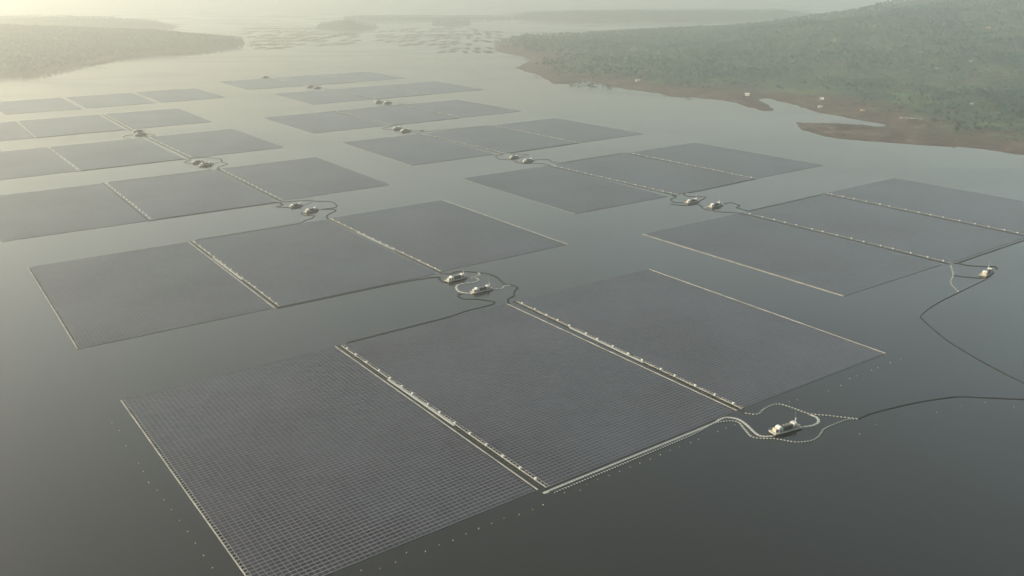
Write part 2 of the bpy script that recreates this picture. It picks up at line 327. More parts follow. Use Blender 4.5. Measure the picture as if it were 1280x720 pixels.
# fourth-fifth right and beyond
L(mix(wp(corner('J5b', 'BR', 3, 0)), wp(corner('J5b', 'BL', 3, 8)), *pxs((476, 125.6))), 'faint cable line along the lower edge of the fifth right island', w=2.4, tone='dark', step=5)
L(mix(*pxs((497, 129), (503, 130.6)), wp(corner('J4b', 'TL', 0, -5.2))), 'faint short cable line into the fourth right island', w=2.2, tone='dark', step=5)
L(mix(wp(corner('J6b', 'BR', 3, 0)), wp(corner('J6b', 'BL', 3, 4)), *pxs((392, 108))), 'faint cable line along the lower edge of the last right island', w=2.4, tone='dark', step=5)
L(mix(*pxs((400, 109.6)), wp(corner('J5b', 'TL', 0, -5.2))), 'faint short cable line into the fifth right island', w=2.2, tone='dark', step=5)
# ------------------------------------------------------------------ inverter barges
def barge_proto():
    e = obj('inverter_barge', None)
    # local x along the deck (20 m), y negative faces the camera
    bm = bmesh.new(); bxs(bm, -10, 10, -2.9, 2.9, .55, 1.15)
    dk = obj('deck', bm_mesh('deck', bm, [M['bdeck']], .08), e)
    bm = bmesh.new(); bxs(bm, -9.6, 9.6, -2.5, 2.5, -.35, .549, 0, -.05); obj('pontoon', bm_mesh('pontoon', bm, [M['steel']]), dk)
    for i, (x, w, hh, r) in enumerate(((-4.9, 1.5, 3.9, 0), (6.1, 1.4, 3.9, 0))):
        bm = bmesh.new(); V = []
        n = 8; ring = [(-w, 1.152)] + [(-w * math.cos(a), hh - .75 + .9 * math.sin(a)) for a in [math.pi * j / n for j in range(n + 1)]] + [(w, 1.152)]
        A = [bm.verts.new((x + u, -1.7, z)) for u, z in ring]; B = [bm.verts.new((x + u, 1.7, z)) for u, z in ring]
        k = len(ring)
        for j in range(k): bm.faces.new((A[j], A[(j + 1) % k], B[(j + 1) % k], B[j]))
        bm.faces.new(A[::-1]); bm.faces.new(B); bmesh.ops.recalc_face_normals(bm, faces=bm.faces)
        c = obj('inverter_cabinet', bm_mesh('inverter_cabinet', bm, [M['white']]), e)
        bm = bmesh.new(); bxs(bm, x - .55, x + .55, -1.76, -1.703, 1.35, 2.6); obj('vent_grille', bm_mesh('vent_grille', bm, [M['steel']]), c)
    bm = bmesh.new(); bxs(bm, -2.9, 4.0, -1.5, 1.5, 1.153, 3.5, 0, .1)
    for j in range(13):
        xx = -2.75 + j * .52; bxs(bm, xx, xx + .12, -1.85, -1.4, 1.3, 3.2); bxs(bm, xx, xx + .12, 1.4, 1.85, 1.3, 3.2)
    t = obj('transformer', bm_mesh('transformer', bm, [M['steel']]), e)
    bm = bmesh.new()
    for xx in (-1.6, .5, 2.6): bmesh.ops.create_cone(bm, cap_ends=True, segments=8, radius1=.22, radius2=.1, depth=.9, matrix=Matrix.Translation((xx, 0, 3.94)))
    obj('insulator', bm_mesh('insulator', bm, [M['tan']]), t)
    bm = bmesh.new(); bxs(bm, -8.4, -6.7, -1.6, 1.4, 1.153, 3.0, 0, .05)
    sc = obj('switch_cabinet', bm_mesh('switch_cabinet', bm, [M['tan']], .05), e)
    bm = bmesh.new(); bxs(bm, -8.1, -7.0, -1.68, -1.62, 1.35, 2.75); obj('door', bm_mesh('door', bm, [M['steel']]), sc)
    for x, y in ((-9.5, -2.5), (9.5, 2.4)):
        bm = bmesh.new(); bxs(bm, x - .22, x + .22, y - .22, y + .22, 1.152, 4.3, 0, .05); bxs(bm, x - .33, x + .33, y - .33, y + .33, 4.301, 4.55)
        obj('mooring_post', bm_mesh('mooring_post', bm, [M['white']]), e)
    bm = bmesh.new(); bmesh.ops.create_cone(bm, cap_ends=True, segments=8, radius1=.13, radius2=.06, depth=8.6, matrix=Matrix.Translation((8.4, 1.9, 1.15 + 4.3)))
    obj('lightning_mast', bm_mesh('lightning_mast', bm, [M['mid']]), e)
    bm = bmesh.new(); bxs(bm, 4.5, 4.62, -2.3, 2.3, 4.4, 4.55); bxs(bm, 4.5, 4.62, -2.3, -2.15, 1.152, 4.399); bxs(bm, 4.5, 4.62, 2.15, 2.3, 1.152, 4.399)
    obj('cable_gantry', bm_mesh('cable_gantry', bm, [M['steel']]), e)
    bm = bmesh.new(); bxs(bm, -6.0, 8.4, -2.6, -2.05, 1.152, 1.42); obj('cable_duct', bm_mesh('cable_duct', bm, [M['steel']]), dk)
    bm = bmesh.new(); bxs(bm, 8.3, 9.3, -1.9, -.6, 1.152, 2.2, 0, .05); obj('tool_locker', bm_mesh('tool_locker', bm, [M['tan']]), e)
    # rail: connected frame along the far side
    bm = bmesh.new(); bxs(bm, -9.9, 9.9, 2.74, 2.82, 2.1, 2.2)
    for j in range(9):
        xx = -9.6 + j * 2.4; bxs(bm, xx - .04, xx + .04, 2.74, 2.82, 1.152, 2.099)
    obj('railing', bm_mesh('railing', bm, [M['light']]), e)
    return e
bp = barge_proto()
BARGES = [
    ((969, 545.5), (1003, 536), 'pale inverter barge standing alone beside the front island, closest to the viewer'),
    ((560, 354), (586, 347), 'upper of two inverter barges behind the front left island'),
    ((592, 368), (617, 362), 'lower of two inverter barges behind the front left island'),
    ((363, 260), (379, 257), 'upper of two inverter barges behind the second left island'),
    ((383, 266.5), (399, 262.5), 'lower of two inverter barges behind the second left island'),
    ((242, 205), (254, 202.3), 'upper of two inverter barges behind the third left island'),
    ((252, 208.5), (265, 205.3), 'lower of two inverter barges behind the third left island'),
    ((168, 165.6), (179, 163.8), 'upper inverter barge behind the fourth left island'),
    ((171, 170), (182, 167.5), 'lower inverter barge behind the fourth left island'),
    ((1229, 349), (1247, 338), 'inverter barge at the lower corner of the front right island, alone near the right edge'),
    ((860, 255), (875, 252), 'upper of two inverter barges behind the front right island'),
    ((889, 260.5), (905, 256.5), 'lower of two inverter barges behind the front right island'),
    ((639, 198.8), (649, 196.6), 'upper of two inverter barges behind the second right island'),
    ((656, 203.2), (667, 200.8), 'lower of two inverter barges behind the second right island'),
    ((493, 162.5), (502, 160.7), 'upper of two inverter barges behind the third right island'),
    ((503, 165.5), (513, 163.4), 'lower of two inverter barges behind the third right island'),
    ((470, 129), (479, 127.2), 'upper of two inverter barges behind the fourth right island'),
    ((481, 130), (490, 128.2), 'lower of two inverter barges behind the fourth right island'),
    ((385, 109.4), (392, 108), 'upper of two inverter barges behind the fifth right island'),
    ((394, 110.8), (401, 109.4), 'lower of two inverter barges behind the fifth right island'),
    ((329, 97.6), (336, 96.2), 'hazy inverter barge at the far tip of the last right island'),
]
for i, (a, b, lab) in enumerate(BARGES):
    e = bp if i == 0 else copy_tree(bp)
    A, B = Vector(G(*a)), Vector(G(*b)); d = B - A; m = (A + B) / 2
    ang = math.atan2(d.y, d.x)
    if i > 4: ang = min(max(ang, R(8)), R(40)) if i != 9 else ang
    n = Vector((-math.sin(ang), math.cos(ang)))
    s = min(max(d.length / 20, .85), 1.12)
    m = m + n * 2.9 * s
    e.location = (m.x, m.y, 0); e.rotation_euler = (0, 0, ang); e.scale = (s, s, s)
    tag(e, lab, 'inverter barge', 'inverter barges')
# ------------------------------------------------------------------ buoys
def buoy_mesh(m):
    bm = bmesh.new()
    prof = [(0, -.35), (.5, -.2), (.68, .1), (.62, .45), (.3, .75), (.12, .85), (.12, 1.15), (0, 1.2)]
    rings = []
    for r, z in prof:
        rings.append([bm.verts.new((r * math.cos(2 * math.pi * j / 10), r * math.sin(2 * math.pi * j / 10), z)) for j in range(10)] if r else [bm.verts.new((0, 0, z))])
    for a, b in zip(rings, rings[1:]):
        for j in range(10):
            k = (j + 1) % 10
            if len(a) == 1: bm.faces.new((a[0], b[k], b[j]))
            elif len(b) == 1: bm.faces.new((a[j], a[k], b[0]))
            else: bm.faces.new((a[j], a[k], b[k], b[j]))
    return bm_mesh('mooring_buoy', bm, [m])
BY, BD = buoy_mesh(M['buoy']), buoy_mesh(M['bdark'])
def z8(lst, ox, oy, s): return [(ox + x / s, oy + y / s) for x, y in lst]
g1 = z8([(165, 490), (240, 482), (302, 458), (346, 420), (422, 414), (477, 388), (532, 370), (584, 344), (635, 323), (687, 302), (736, 281), (797, 267), (851, 247), (893, 228), (978, 180), (1041, 170), (1067, 146), (1111, 126), (1157, 111), (1199, 95)], 400, 560, 3.2)
g1 += z8([(45, 603), (115, 575), (190, 547), (263, 515), (335, 483), (400, 456), (483, 427), (540, 402), (680, 347), (740, 322), (805, 297)], 780, 480, 5.8)
g2 = z8([(120, 146), (147, 175), (173, 232), (220, 297), (237, 329), (258, 370), (290, 398), (316, 435), (343, 472), (373, 512), (404, 554), (433, 597), (464, 644), (497, 690)], 100, 480, 3)
g3 = z8([(70, 480), (132, 455), (183, 437), (38, 492), (487, 672), (605, 653), (363, 703), (750, 675)], 1080, 340, 4) + z8([(950, 45), (910, 60), (615, 180), (570, 190), (1060, 318), (965, 372), (860, 100), (790, 130)], 860, 460, 4.5)
g4 = z8([(35, 500), (65, 520), (95, 580), (60, 605), (125, 615), (105, 610), (150, 640)], 0, 180, 3.2)
for pts, m, lab, grp in ((g1, BY, 'small pale yellow mooring buoy in the line below the front island', 'buoys below the front island'),
                         (g2, BY, 'small yellow mooring buoy in the line off the outer side of the front island', 'buoys beside the front island'),
                         (g3, BY, 'small yellow mooring buoy scattered around the lone barge cables', 'buoys around the lone barge'),
                         (g4, BD, 'small dark mooring buoy off the outer side of the second left island', 'dark buoys on the bright water')):
    for p in pts:
        x, y = G(*p); o = obj('mooring_buoy', m, None, (x, y, 0), random.random() * 6)
        s = .36 + .25 * random.random(); o.scale = (s, s, s); tag(o, lab, 'buoy', grp)
# ------------------------------------------------------------------ land
def poly_sd(P, X, Y):          # signed distance (positive inside)
    P = np.array(P); n = len(P); d = np.full(X.shape, 1e12); ins = np.zeros(X.shape, bool)
    for i in range(n):
        a, b = P[i], P[(i + 1) % n]; e = b - a
        t = np.clip(((X - a[0]) * e[0] + (Y - a[1]) * e[1]) / (e @ e + 1e-9), 0, 1)
        d = np.minimum(d, (X - a[0] - t * e[0]) ** 2 + (Y - a[1] - t * e[1]) ** 2)
        c = ((a[1] > Y) != (b[1] > Y)) & (X < (b[0] - a[0]) * (Y - a[1]) / (b[1] - a[1] + 1e-12) + a[0]); ins ^= c
    d = np.sqrt(d); return np.where(ins, d, -d)
def lattice(X, Y, scale, seed):    # value noise
    x, y = X / scale + 1000, Y / scale + 1000; xi, yi = np.floor(x).astype(np.int64), np.floor(y).astype(np.int64); fx, fy = x - xi, y - yi
    fx, fy = fx * fx * (3 - 2 * fx), fy * fy * (3 - 2 * fy)
    def h(a, b):
        n = (a * 374761393 + b * 668265263 + seed * 1442695041) & 0xffffffff; n = ((n ^ (n >> 13)) * 1274126177) & 0xffffffff
        return ((n ^ (n >> 16)) & 0xffff) / 65535.0
    return (h(xi, yi) * (1 - fx) + h(xi + 1, yi) * fx) * (1 - fy) + (h(xi, yi + 1) * (1 - fx) + h(xi + 1, yi + 1) * fx) * fy
def fbm(X, Y, s, seed): return .5 * lattice(X, Y, s, seed) + .3 * lattice(X, Y, s / 2.1, seed + 1) + .2 * lattice(X, Y, s / 4.3, seed + 2)
def sst(a, b, x): t = np.clip((x - a) / (b - a), 0, 1); return t * t * (3 - 2 * t)
RIGHT = [G(*p) for p in [(634, 47), (618, 55), (618.6, 64), (642, 69), (666, 72), (660, 77), (645, 85), (658, 90), (672, 93), (688, 104), (706, 106), (733, 101), (754, 105), (775, 109), (807, 115), (826, 117), (839, 121), (866, 122), (905, 126),
         (918, 128), (936, 134), (954, 139), (967, 139), (960, 131), (945, 123), (960, 123), (972, 126), (1001, 133), (1019, 139), (1049, 145), (1079, 151), (1104, 156), (1100, 158.5), (1079, 156), (1034, 154), (995.5, 153),
         (1004, 161), (1028, 170), (1061, 175), (1091, 177), (1139, 180), (1198, 184), (1234, 187), (1279, 194), (1400, 205)]] + [(2600, 1350), (6000, 1500), (6000, 5600), (3000, 6400), (1500, 5600), (300, 4600)]
LEFT = [G(*p) for p in [(-160, 98), (-60, 97), (0, 96), (45, 95), (90, 84), (150, 72), (200, 66), (250, 63), (297, 60), (307, 55), (303, 49), (270, 46), (200, 43)]] + [(-2300, 5000), (-5200, 5300), (-5200, 2400)]
def h_right(X, Y, d):
    cap = 22 + .030 * np.clip(X, 0, 9e9) + 2.0e-5 * np.clip(X, 0, 2600) ** 2
    z = 9 * (1 - np.exp(-np.clip(d, 0, None) / 90)) + cap * sst(60, 1500, d) * (.45 + 1.05 * fbm(X, Y, 560, 3))
    z += (fbm(X, Y, 260, 9) - .5) * 30 * sst(80, 500, d)
    z *= 1 - .9 * sst(4700, 6000, Y - .35 * X)
    return z
def h_left(X, Y, d):
    z = 5 * (1 - np.exp(-np.clip(d, 0, None) / 60)) + (34 + 40 * sst(-1500, -2600, X)) * sst(10, 420, d) * (.75 + .5 * fbm(X, Y, 500, 21))
    z *= 1 - .5 * sst(4200, 5000, Y)
    return z
def small_h(top):
    return lambda X, Y, d: 3 * (1 - np.exp(-np.clip(d, 0, None) / 40)) + top * sst(0, 220, d) * (.6 + .7 * fbm(X, Y, 400, 31))
def land_material():
    m = bpy.data.materials.new('shore_land'); m.use_nodes = True; nt = m.node_tree; b = nt.nodes['Principled BSDF']; N = nt.nodes.new; K = nt.links.new
    b.inputs['Roughness'].default_value = .95; b.inputs['Specular IOR Level'].default_value = .1
    at = N('ShaderNodeAttribute'); at.attribute_name = 'shore'
    g = N('ShaderNodeNewGeometry')
    def noise(sc, det=5):
        n = N('ShaderNodeTexNoise'); n.inputs['Scale'].default_value = sc; n.inputs['Detail'].default_value = det; n.inputs['Roughness'].default_value = .65
        K(g.outputs['Position'], n.inputs['Vector']); return n.outputs['Fac']
    def ramp(f, stops):
        r = N('ShaderNodeValToRGB'); r.color_ramp.elements[0].position = stops[0][0]; r.color_ramp.elements[0].color = (*stops[0][1], 1)
        r.color_ramp.elements[1].position = stops[-1][0]; r.color_ramp.elements[1].color = (*stops[-1][1], 1)
        for p, c in stops[1:-1]: e = r.color_ramp.elements.new(p); e.color = (*c, 1)
        K(f, r.inputs['Fac']); return r.outputs['Color']
    def mixc(f, a, c):
        x = N('ShaderNodeMix'); x.data_type = 'RGBA'; K(f, x.inputs['Factor']); K(a, x.inputs['A']); K(c, x.inputs['B']); return x.outputs['Result']
    soil = ramp(noise(.02, 8), [(.34, (.026, .019, .017)), (.45, (.045, .033, .028)), (.55, (.062, .046, .038)), (.66, (.10, .08, .062))])
    green = ramp(noise(.012, 8), [(.3, (.014, .028, .024)), (.5, (.026, .044, .032)), (.62, (.05, .06, .042)), (.75, (.07, .056, .042))])
    # the drawdown zone: bare soil up to roughly 140 m from the water, ragged
    ad = N('ShaderNodeMath'); ad.operation = 'MULTIPLY_ADD'; K(noise(.006), ad.inputs[0]); ad.inputs[1].default_value = 330; K(at.outputs['Fac'], ad.inputs[2])
    mr = N('ShaderNodeMapRange'); K(ad.outputs[0], mr.inputs['Value']); mr.inputs['From Min'].default_value = 265; mr.inputs['From Max'].default_value = 330
    col = mixc(mr.outputs['Result'], soil, green)
    gm = N('ShaderNodeMapRange'); K(noise(.0085, 3), gm.inputs['Value']); gm.inputs['From Min'].default_value = .54; gm.inputs['From Max'].default_value = .60
    g2 = N('ShaderNodeMapRange'); K(at.outputs['Fac'], g2.inputs['Value']); g2.inputs['From Min'].default_value = 70; g2.inputs['From Max'].default_value = 130
    g4 = N('ShaderNodeMapRange'); K(at.outputs['Fac'], g4.inputs['Value']); g4.inputs['From Min'].default_value = 300; g4.inputs['From Max'].default_value = 450; g4.inputs['To Min'].default_value = .8; g4.inputs['To Max'].default_value = .12
    g5 = N('ShaderNodeMath'); g5.operation = 'MULTIPLY'; K(gm.outputs['Result'], g5.inputs[0]); K(g4.outputs['Result'], g5.inputs[1])
    g3 = N('ShaderNodeMath'); g3.operation = 'MULTIPLY'; K(g5.outputs[0], g3.inputs[0]); K(g2.outputs['Result'], g3.inputs[1])
    grass = ramp(noise(.05, 6), [(.35, (.03, .07, .03)), (.5, (.06, .12, .045)), (.65, (.10, .13, .06))])
    col = mixc(g3.outputs[0], col, grass)
    # bare strand lines left as the lake fell
    wv = N('ShaderNodeMath'); wv.operation = 'MULTIPLY_ADD'; K(noise(.03, 4), wv.inputs[0]); wv.inputs[1].default_value = 60; K(at.outputs['Fac'], wv.inputs[2])
    sn = N('ShaderNodeMath'); sn.operation = 'SINE'; sc_ = N('ShaderNodeMath'); sc_.operation = 'MULTIPLY'; sc_.inputs[1].default_value = .28; K(wv.outputs[0], sc_.inputs[0]); K(sc_.outputs[0], sn.inputs[0])
    sm = N('ShaderNodeMapRange'); K(sn.outputs[0], sm.inputs['Value']); sm.inputs['From Min'].default_value = .55; sm.inputs['From Max'].default_value = 1.0; sm.inputs['To Max'].default_value = .45
    strand = ramp(noise(.1, 3), [(.4, (.10, .08, .06)), (.6, (.15, .13, .10))])
    col = mixc(sm.outputs['Result'], col, strand)
    K(col, b.inputs['Base Color'])
    return m
LANDM = land_material()
def land(name, poly, hf, x0, x1, y0, y1, st):
    xs = np.arange(x0, x1, st); yv = np.arange(y0, y1, st); X, Y = np.meshgrid(xs, yv)
    d = poly_sd(poly, X, Y) + (fbm(X, Y, 90, 5) - .5) * 20 + (fbm(X, Y, 34, 6) - .5) * 14
    Z = np.where(d > 0, .15 + hf(X, Y, d), np.clip(d * .12, -6, 0) - .1)
    n, m_ = X.shape; V = np.stack([X, Y, Z], -1).reshape(-1, 3)
    I = np.arange(n * m_).reshape(n, m_); keep = (np.maximum.reduce([d[:-1, :-1], d[1:, :-1], d[:-1, 1:], d[1:, 1:]]) > -40)
    Q = np.stack([I[:-1, :-1], I[:-1, 1:], I[1:, 1:], I[1:, :-1]], -1)[keep]
    used = np.unique(Q); remap = np.zeros(n * m_, np.int64); remap[used] = np.arange(len(used))
    me = big_mesh(name, V[used], remap[Q], [LANDM])
    a = me.attributes.new('shore', 'FLOAT', 'POINT'); a.data.foreach_set('value', d.ravel()[used].astype(np.float32))
    me.polygons.foreach_set('use_smooth', [True] * len(me.polygons))
    tag(obj(name, me), kind='structure')
def hz(poly, hf, X, Y):
    d = poly_sd(poly, X, Y) + (fbm(X, Y, 90, 5) - .5) * 20 + (fbm(X, Y, 34, 6) - .5) * 14
    return np.where(d > 0, .15 + hf(X, Y, d), -1), d
land('hills', RIGHT, h_right, -100, 5200, 1150, 6400, 18)
land('hills', LEFT, h_left, -4400, -700, 2100, 5300, 22)
ISLETS = []
for pts, top in (([(392, 36), (425, 38), (465, 37), (475, 33.5), (440, 30), (400, 31)], 30), ([(540, 31), (560, 32), (588, 31), (590, 28), (560, 26.5), (540, 27)], 9),
                 ([(430, 27), (500, 26), (575, 25), (640, 24), (640, 22), (500, 22), (430, 23)], 8), ([(-60, 40), (60, 42), (150, 40), (215, 36), (225, 33), (150, 30), (-60, 28)], 45),
                 ([(640, 23.5), (760, 25), (900, 25), (1010, 22), (1010, 17), (800, 17), (640, 19)], 22)):
    P = [G(*p) for p in pts]; A = np.array(P); ISLETS.append((P, top))
    land('hills', P, small_h(top), A[:, 0].min() - 100, A[:, 0].max() + 100, A[:, 1].min() - 100, A[:, 1].max() + 100, 30)
# ------------------------------------------------------------------ trees
def leaf_material():
    m = bpy.data.materials.new('tree_leaves'); m.use_nodes = True; nt = m.node_tree; b = nt.nodes['Principled BSDF']; N = nt.nodes.new; K = nt.links.new
    b.inputs['Roughness'].default_value = .8; b.inputs['Specular IOR Level'].default_value = .15
    at = N('ShaderNodeAttribute'); at.attribute_name = 'tint'
    g = N('ShaderNodeNewGeometry'); n = N('ShaderNodeTexNoise'); n.inputs['Scale'].default_value = .006; n.inputs['Detail'].default_value = 5; K(g.outputs['Position'], n.inputs['Vector'])
    ad = N('ShaderNodeMath'); ad.operation = 'MULTIPLY_ADD'; K(at.outputs['Fac'], ad.inputs[0]); ad.inputs[1].default_value = .9
    s = N('ShaderNodeMath'); s.operation = 'MULTIPLY_ADD'; K(n.outputs['Fac'], s.inputs[0]); s.inputs[1].default_value = 2.6; s.inputs[2].default_value = -1.3
    K(s.outputs[0], ad.inputs[2])
    r = N('ShaderNodeValToRGB'); K(ad.outputs[0], r.inputs['Fac']); e = r.color_ramp.elements
    e[0].position = .1; e[0].color = (.006, .022, .024, 1); e[1].position = .95; e[1].color = (.066, .074, .058, 1)
    for p, c in ((.35, (.012, .042, .040)), (.6, (.022, .062, .050)), (.8, (.038, .076, .054))):
        x = e.new(p); x.color = (*c, 1)
    K(r.outputs['Color'], b.inputs['Base Color']); return m
LEAF = leaf_material()
def crown_template(nq, rng, size):      # quads scattered through lobes of a crown ; unit height 1 (0..1), unit radius ~.5
    lobes = rng.normal(0, 1, (6, 3)) * (.20, .20, .12) + (0, 0, .66); lobes[0] = (0, 0, .74)
    out = []
    for i in range(nq):
        l = lobes[rng.integers(6)]; v = rng.normal(0, 1, 3); v /= np.linalg.norm(v)
        p = l + v * (.17 * (.6 + .5 * rng.random())) * np.array([1.2, 1.2, 1])
        n = v + rng.normal(0, .5, 3) + (0, 0, .4); n /= np.linalg.norm(n); a = np.cross(n, rng.normal(0, 1, 3)); a /= np.linalg.norm(a); b = np.cross(n, a)
        s = size * (.7 + .6 * rng.random())
        out.append([p + a * s, p + b * s * .8, p - a * s, p - b * s * .9])
    return np.array(out)
def make_trees(name, pos, hgt, nq, size, nt=8):
    T = [crown_template(nq, RNG, size) for _ in range(nt)]; n = len(pos)
    which = RNG.integers(0, nt, n); ang = RNG.random(n) * 6.283; wid = .8 + .5 * RNG.random(n); tint = RNG.random(n)
    A = np.array(T)[which]                        # n,nq,4,3
    c, s = np.cos(ang), np.sin(ang)
    x = (A[..., 0] * c[:, None, None] - A[..., 1] * s[:, None, None]) * (hgt * wid)[:, None, None] + pos[:, 0, None, None]
    y = (A[..., 0] * s[:, None, None] + A[..., 1] * c[:, None, None]) * (hgt * wid)[:, None, None] + pos[:, 1, None, None]
    z = A[..., 2] * hgt[:, None, None] + pos[:, 2, None, None]
    V = np.stack([x, y, z], -1).reshape(-1, 3); Q = np.arange(len(V)).reshape(-1, 4)
    return big_mesh(name, V, Q, [LEAF], np.repeat(tint, nq * 4))
def scatter(poly, hf, x0, x1, y0, y1, sp, dmin, dens, yfar, ynear=0):
    xs = np.arange(x0, x1, sp); yv = np.arange(y0, y1, sp); X, Y = np.meshgrid(xs, yv); X = X.ravel() + RNG.uniform(-.5, .5, X.size) * sp; Y = Y.ravel() + RNG.uniform(-.5, .5, Y.size) * sp
    vis = (np.abs(X) < Y * .60 + 60) & (Y < yfar) & (Y > ynear); X, Y = X[vis], Y[vis]
    Z, d = hz(poly, hf, X, Y)
    k = (d > dmin * (.4 + 1.2 * fbm(X, Y, 240, 77))) & (RNG.random(len(X)) < dens(X, Y, d)); return np.stack([X, Y, Z], -1)[k], d[k]
def dens_r(X, Y, d):
    west = sst(.22, .16, X / Y)
    g = sst(60, 420, d) * (1 - west) + sst(5, 120, d) * west
    gaps = sst(.30, .42, fbm(X, Y, 130, 88))
    return np.clip((sst(.36, .52, fbm(X, Y, 170, 51)) * g * 1.1 + sst(300, 700, d) * .55) * (.25 + .75 * gaps) + (.05 + .25 * west) * (d > 70), 0, .97)
P1, d1 = scatter(RIGHT, h_right, -100, 2600, 1200, 2500, 12.5, 70, dens_r, 2500)
P2, d2 = scatter(RIGHT, h_right, -100, 3600, 2500, 5600, 19, 25, dens_r, 5600, 2500)
PB, _ = scatter(RIGHT, h_right, -100, 2600, 1200, 3000, 9, 22, lambda X, Y, d: sst(.45, .6, fbm(X, Y, 80, 61)) * .55 * (d < 420), 3000)
L1, _ = scatter(LEFT, h_left, -3400, -700, 2200, 5000, 20, 10, lambda X, Y, d: .9 + 0 * X, 5000)
o_ = np.argsort(P1[:, 1]); P1 = P1[o_]
ok = d1[o_] > 75
P1 = P1[ok | (P1[:, 0] < .19 * P1[:, 1])]
near, rest = P1[:280], P1[280:]
h1 = RNG.uniform(6, 17, len(rest)); h2 = RNG.uniform(9, 25, len(P2)); h3 = RNG.uniform(11, 20, len(L1))
tag(obj('forest', make_trees('forest', rest, h1, 26, .085)), 'dense hazy green forest covering the hills behind the brown shore', 'forest', kind='stuff')
tag(obj('forest', make_trees('forest', P2, h2, 18, .11)), 'pale blue-green forest on the farther hills, fading into haze', 'forest', kind='stuff')
tag(obj('forest', make_trees('forest', L1, h3, 18, .11)), 'blue-grey hazy forest on the wooded headland across the lake', 'forest', kind='stuff')
tag(obj('undergrowth', make_trees('undergrowth', PB, RNG.uniform(1.5, 4.5, len(PB)), 9, .16)), 'low scrub and bushes dotted over the brown bank and terraces', 'scrub', kind='stuff')
PI = []
for P, top in ISLETS:
    A = np.array(P); p, _ = scatter(P, small_h(top), A[:, 0].min(), A[:, 0].max(), A[:, 1].min(), A[:, 1].max(), 26, 5, lambda X, Y, d: .9 + 0 * X, 9000); PI.append(p)
PI = np.concatenate(PI)
tag(obj('forest', make_trees('forest', PI, RNG.uniform(11, 18, len(PI)), 14, .13)), 'faint tree cover on the low distant islets beyond the fish cages', 'forest', kind='stuff')
protos = []
for v in range(5):
    e = obj('tree', None); hh = 1.0
    T = crown_template(130, RNG, .055).reshape(-1, 3)
    me = big_mesh('crown', T, np.arange(len(T)).reshape(-1, 4), [LEAF], np.full(len(T), .1 + v * .18))
    obj('crown', me, e)
    bm = bmesh.new(); bmesh.ops.create_cone(bm, cap_ends=True, segments=7, radius1=.035, radius2=.016, depth=.6, matrix=Matrix.Translation((0, 0, .27)))
    for q in range(4):
        a = q * 1.6 + v; M4 = Matrix.Translation((0, 0, .45)) @ Matrix.Rotation(a, 4, 'Z') @ Matrix.Rotation(R(38), 4, 'Y') @ Matrix.Translation((0, 0, .14))
        bmesh.ops.create_cone(bm, cap_ends=True, segments=5, radius1=.014, radius2=.006, depth=.3, matrix=M4)
    obj('trunk', bm_mesh('trunk', bm, [M['bark']]), e); protos.append(e)
TL = ['dark green broadleaf tree at the lake-side fringe of the hill forest', 'mid green broadleaf tree at the lake-side fringe of the hill forest',
      'bright green broadleaf tree at the lake-side fringe of the hill forest', 'light green broadleaf tree at the lake-side fringe of the hill forest',
      'yellowish green broadleaf tree at the lake-side fringe of the hill forest']
for i, p in enumerate(near):
    v = i % 5; e = protos[v] if i < 5 else copy_tree(protos[v])
    s = random.uniform(9, 15); e.location = tuple(p); e.rotation_euler = (0, 0, random.random() * 6); e.scale = (s * random.uniform(.9, 1.2), s * random.uniform(.9, 1.2), s)
    tag(e, TL[v], 'tree', 'trees along the shore fringe, ' + ('dark', 'mid', 'bright', 'light', 'yellowish')[v])
# ------------------------------------------------------------------ fish farm rafts
def raft_proto(v):
    e = obj('fish_cage_raft', None); W, Lr = 28 + 3 * v, 120 + 18 * v
    nx, ny = 3, 12 + v; t = 1.1
    xs = []; yy = []
    for i in range(nx): x = -W / 2 + i * (W - t) / (nx - 1); xs += [x, x + t]
    for j in range(ny): y = -Lr / 2 + j * (Lr - t) / (ny - 1); yy += [y, y + t]
    obj('bamboo_frame', cells_mesh('bamboo_frame', xs, yy, lambda i, j: i % 2 == 0 or j % 2 == 0, -.2, .7, [M['bamboo']]), e)
    obj('net_pen', box_me('net_pen', (-W / 2 + .3, W / 2 - .3, -Lr / 2 + .3, Lr / 2 - .3, -1.0, .25), M['net'], 0), e)
    hx, hy = (-3, 4)[v % 2], (-Lr / 4, Lr / 5, 0)[v % 3]
    hut = obj('hut', box_me('hut', (hx - 3, hx + 3, hy - 4, hy + 4, .71, 3.2), M['plaster'], 0), e)
    bm = bmesh.new(); vs = [bm.verts.new(q) for q in [(hx - 3.8, hy - 4.6, 3.0), (hx + 3.8, hy - 4.6, 3.0), (hx, hy - 4.6, 4.9), (hx - 3.8, hy + 4.6, 3.0), (hx + 3.8, hy + 4.6, 3.0), (hx, hy + 4.6, 4.9)]]
    for f in ((0, 1, 2), (5, 4, 3), (0, 2, 5, 3), (1, 4, 5, 2), (0, 3, 4, 1)): bm.faces.new([vs[i] for i in f])
    obj('roof', bm_mesh('roof', bm, [M['rust'] if v == 1 else M['mid']]), hut)
    return e
rp = [raft_proto(v) for v in range(3)]
RL = ['narrow dark fish cage raft in the hazy raft field across the lake', 'brown-roofed dark fish cage raft in the hazy raft field across the lake', 'broad dark fish cage raft in the hazy raft field across the lake']
cnt = 0
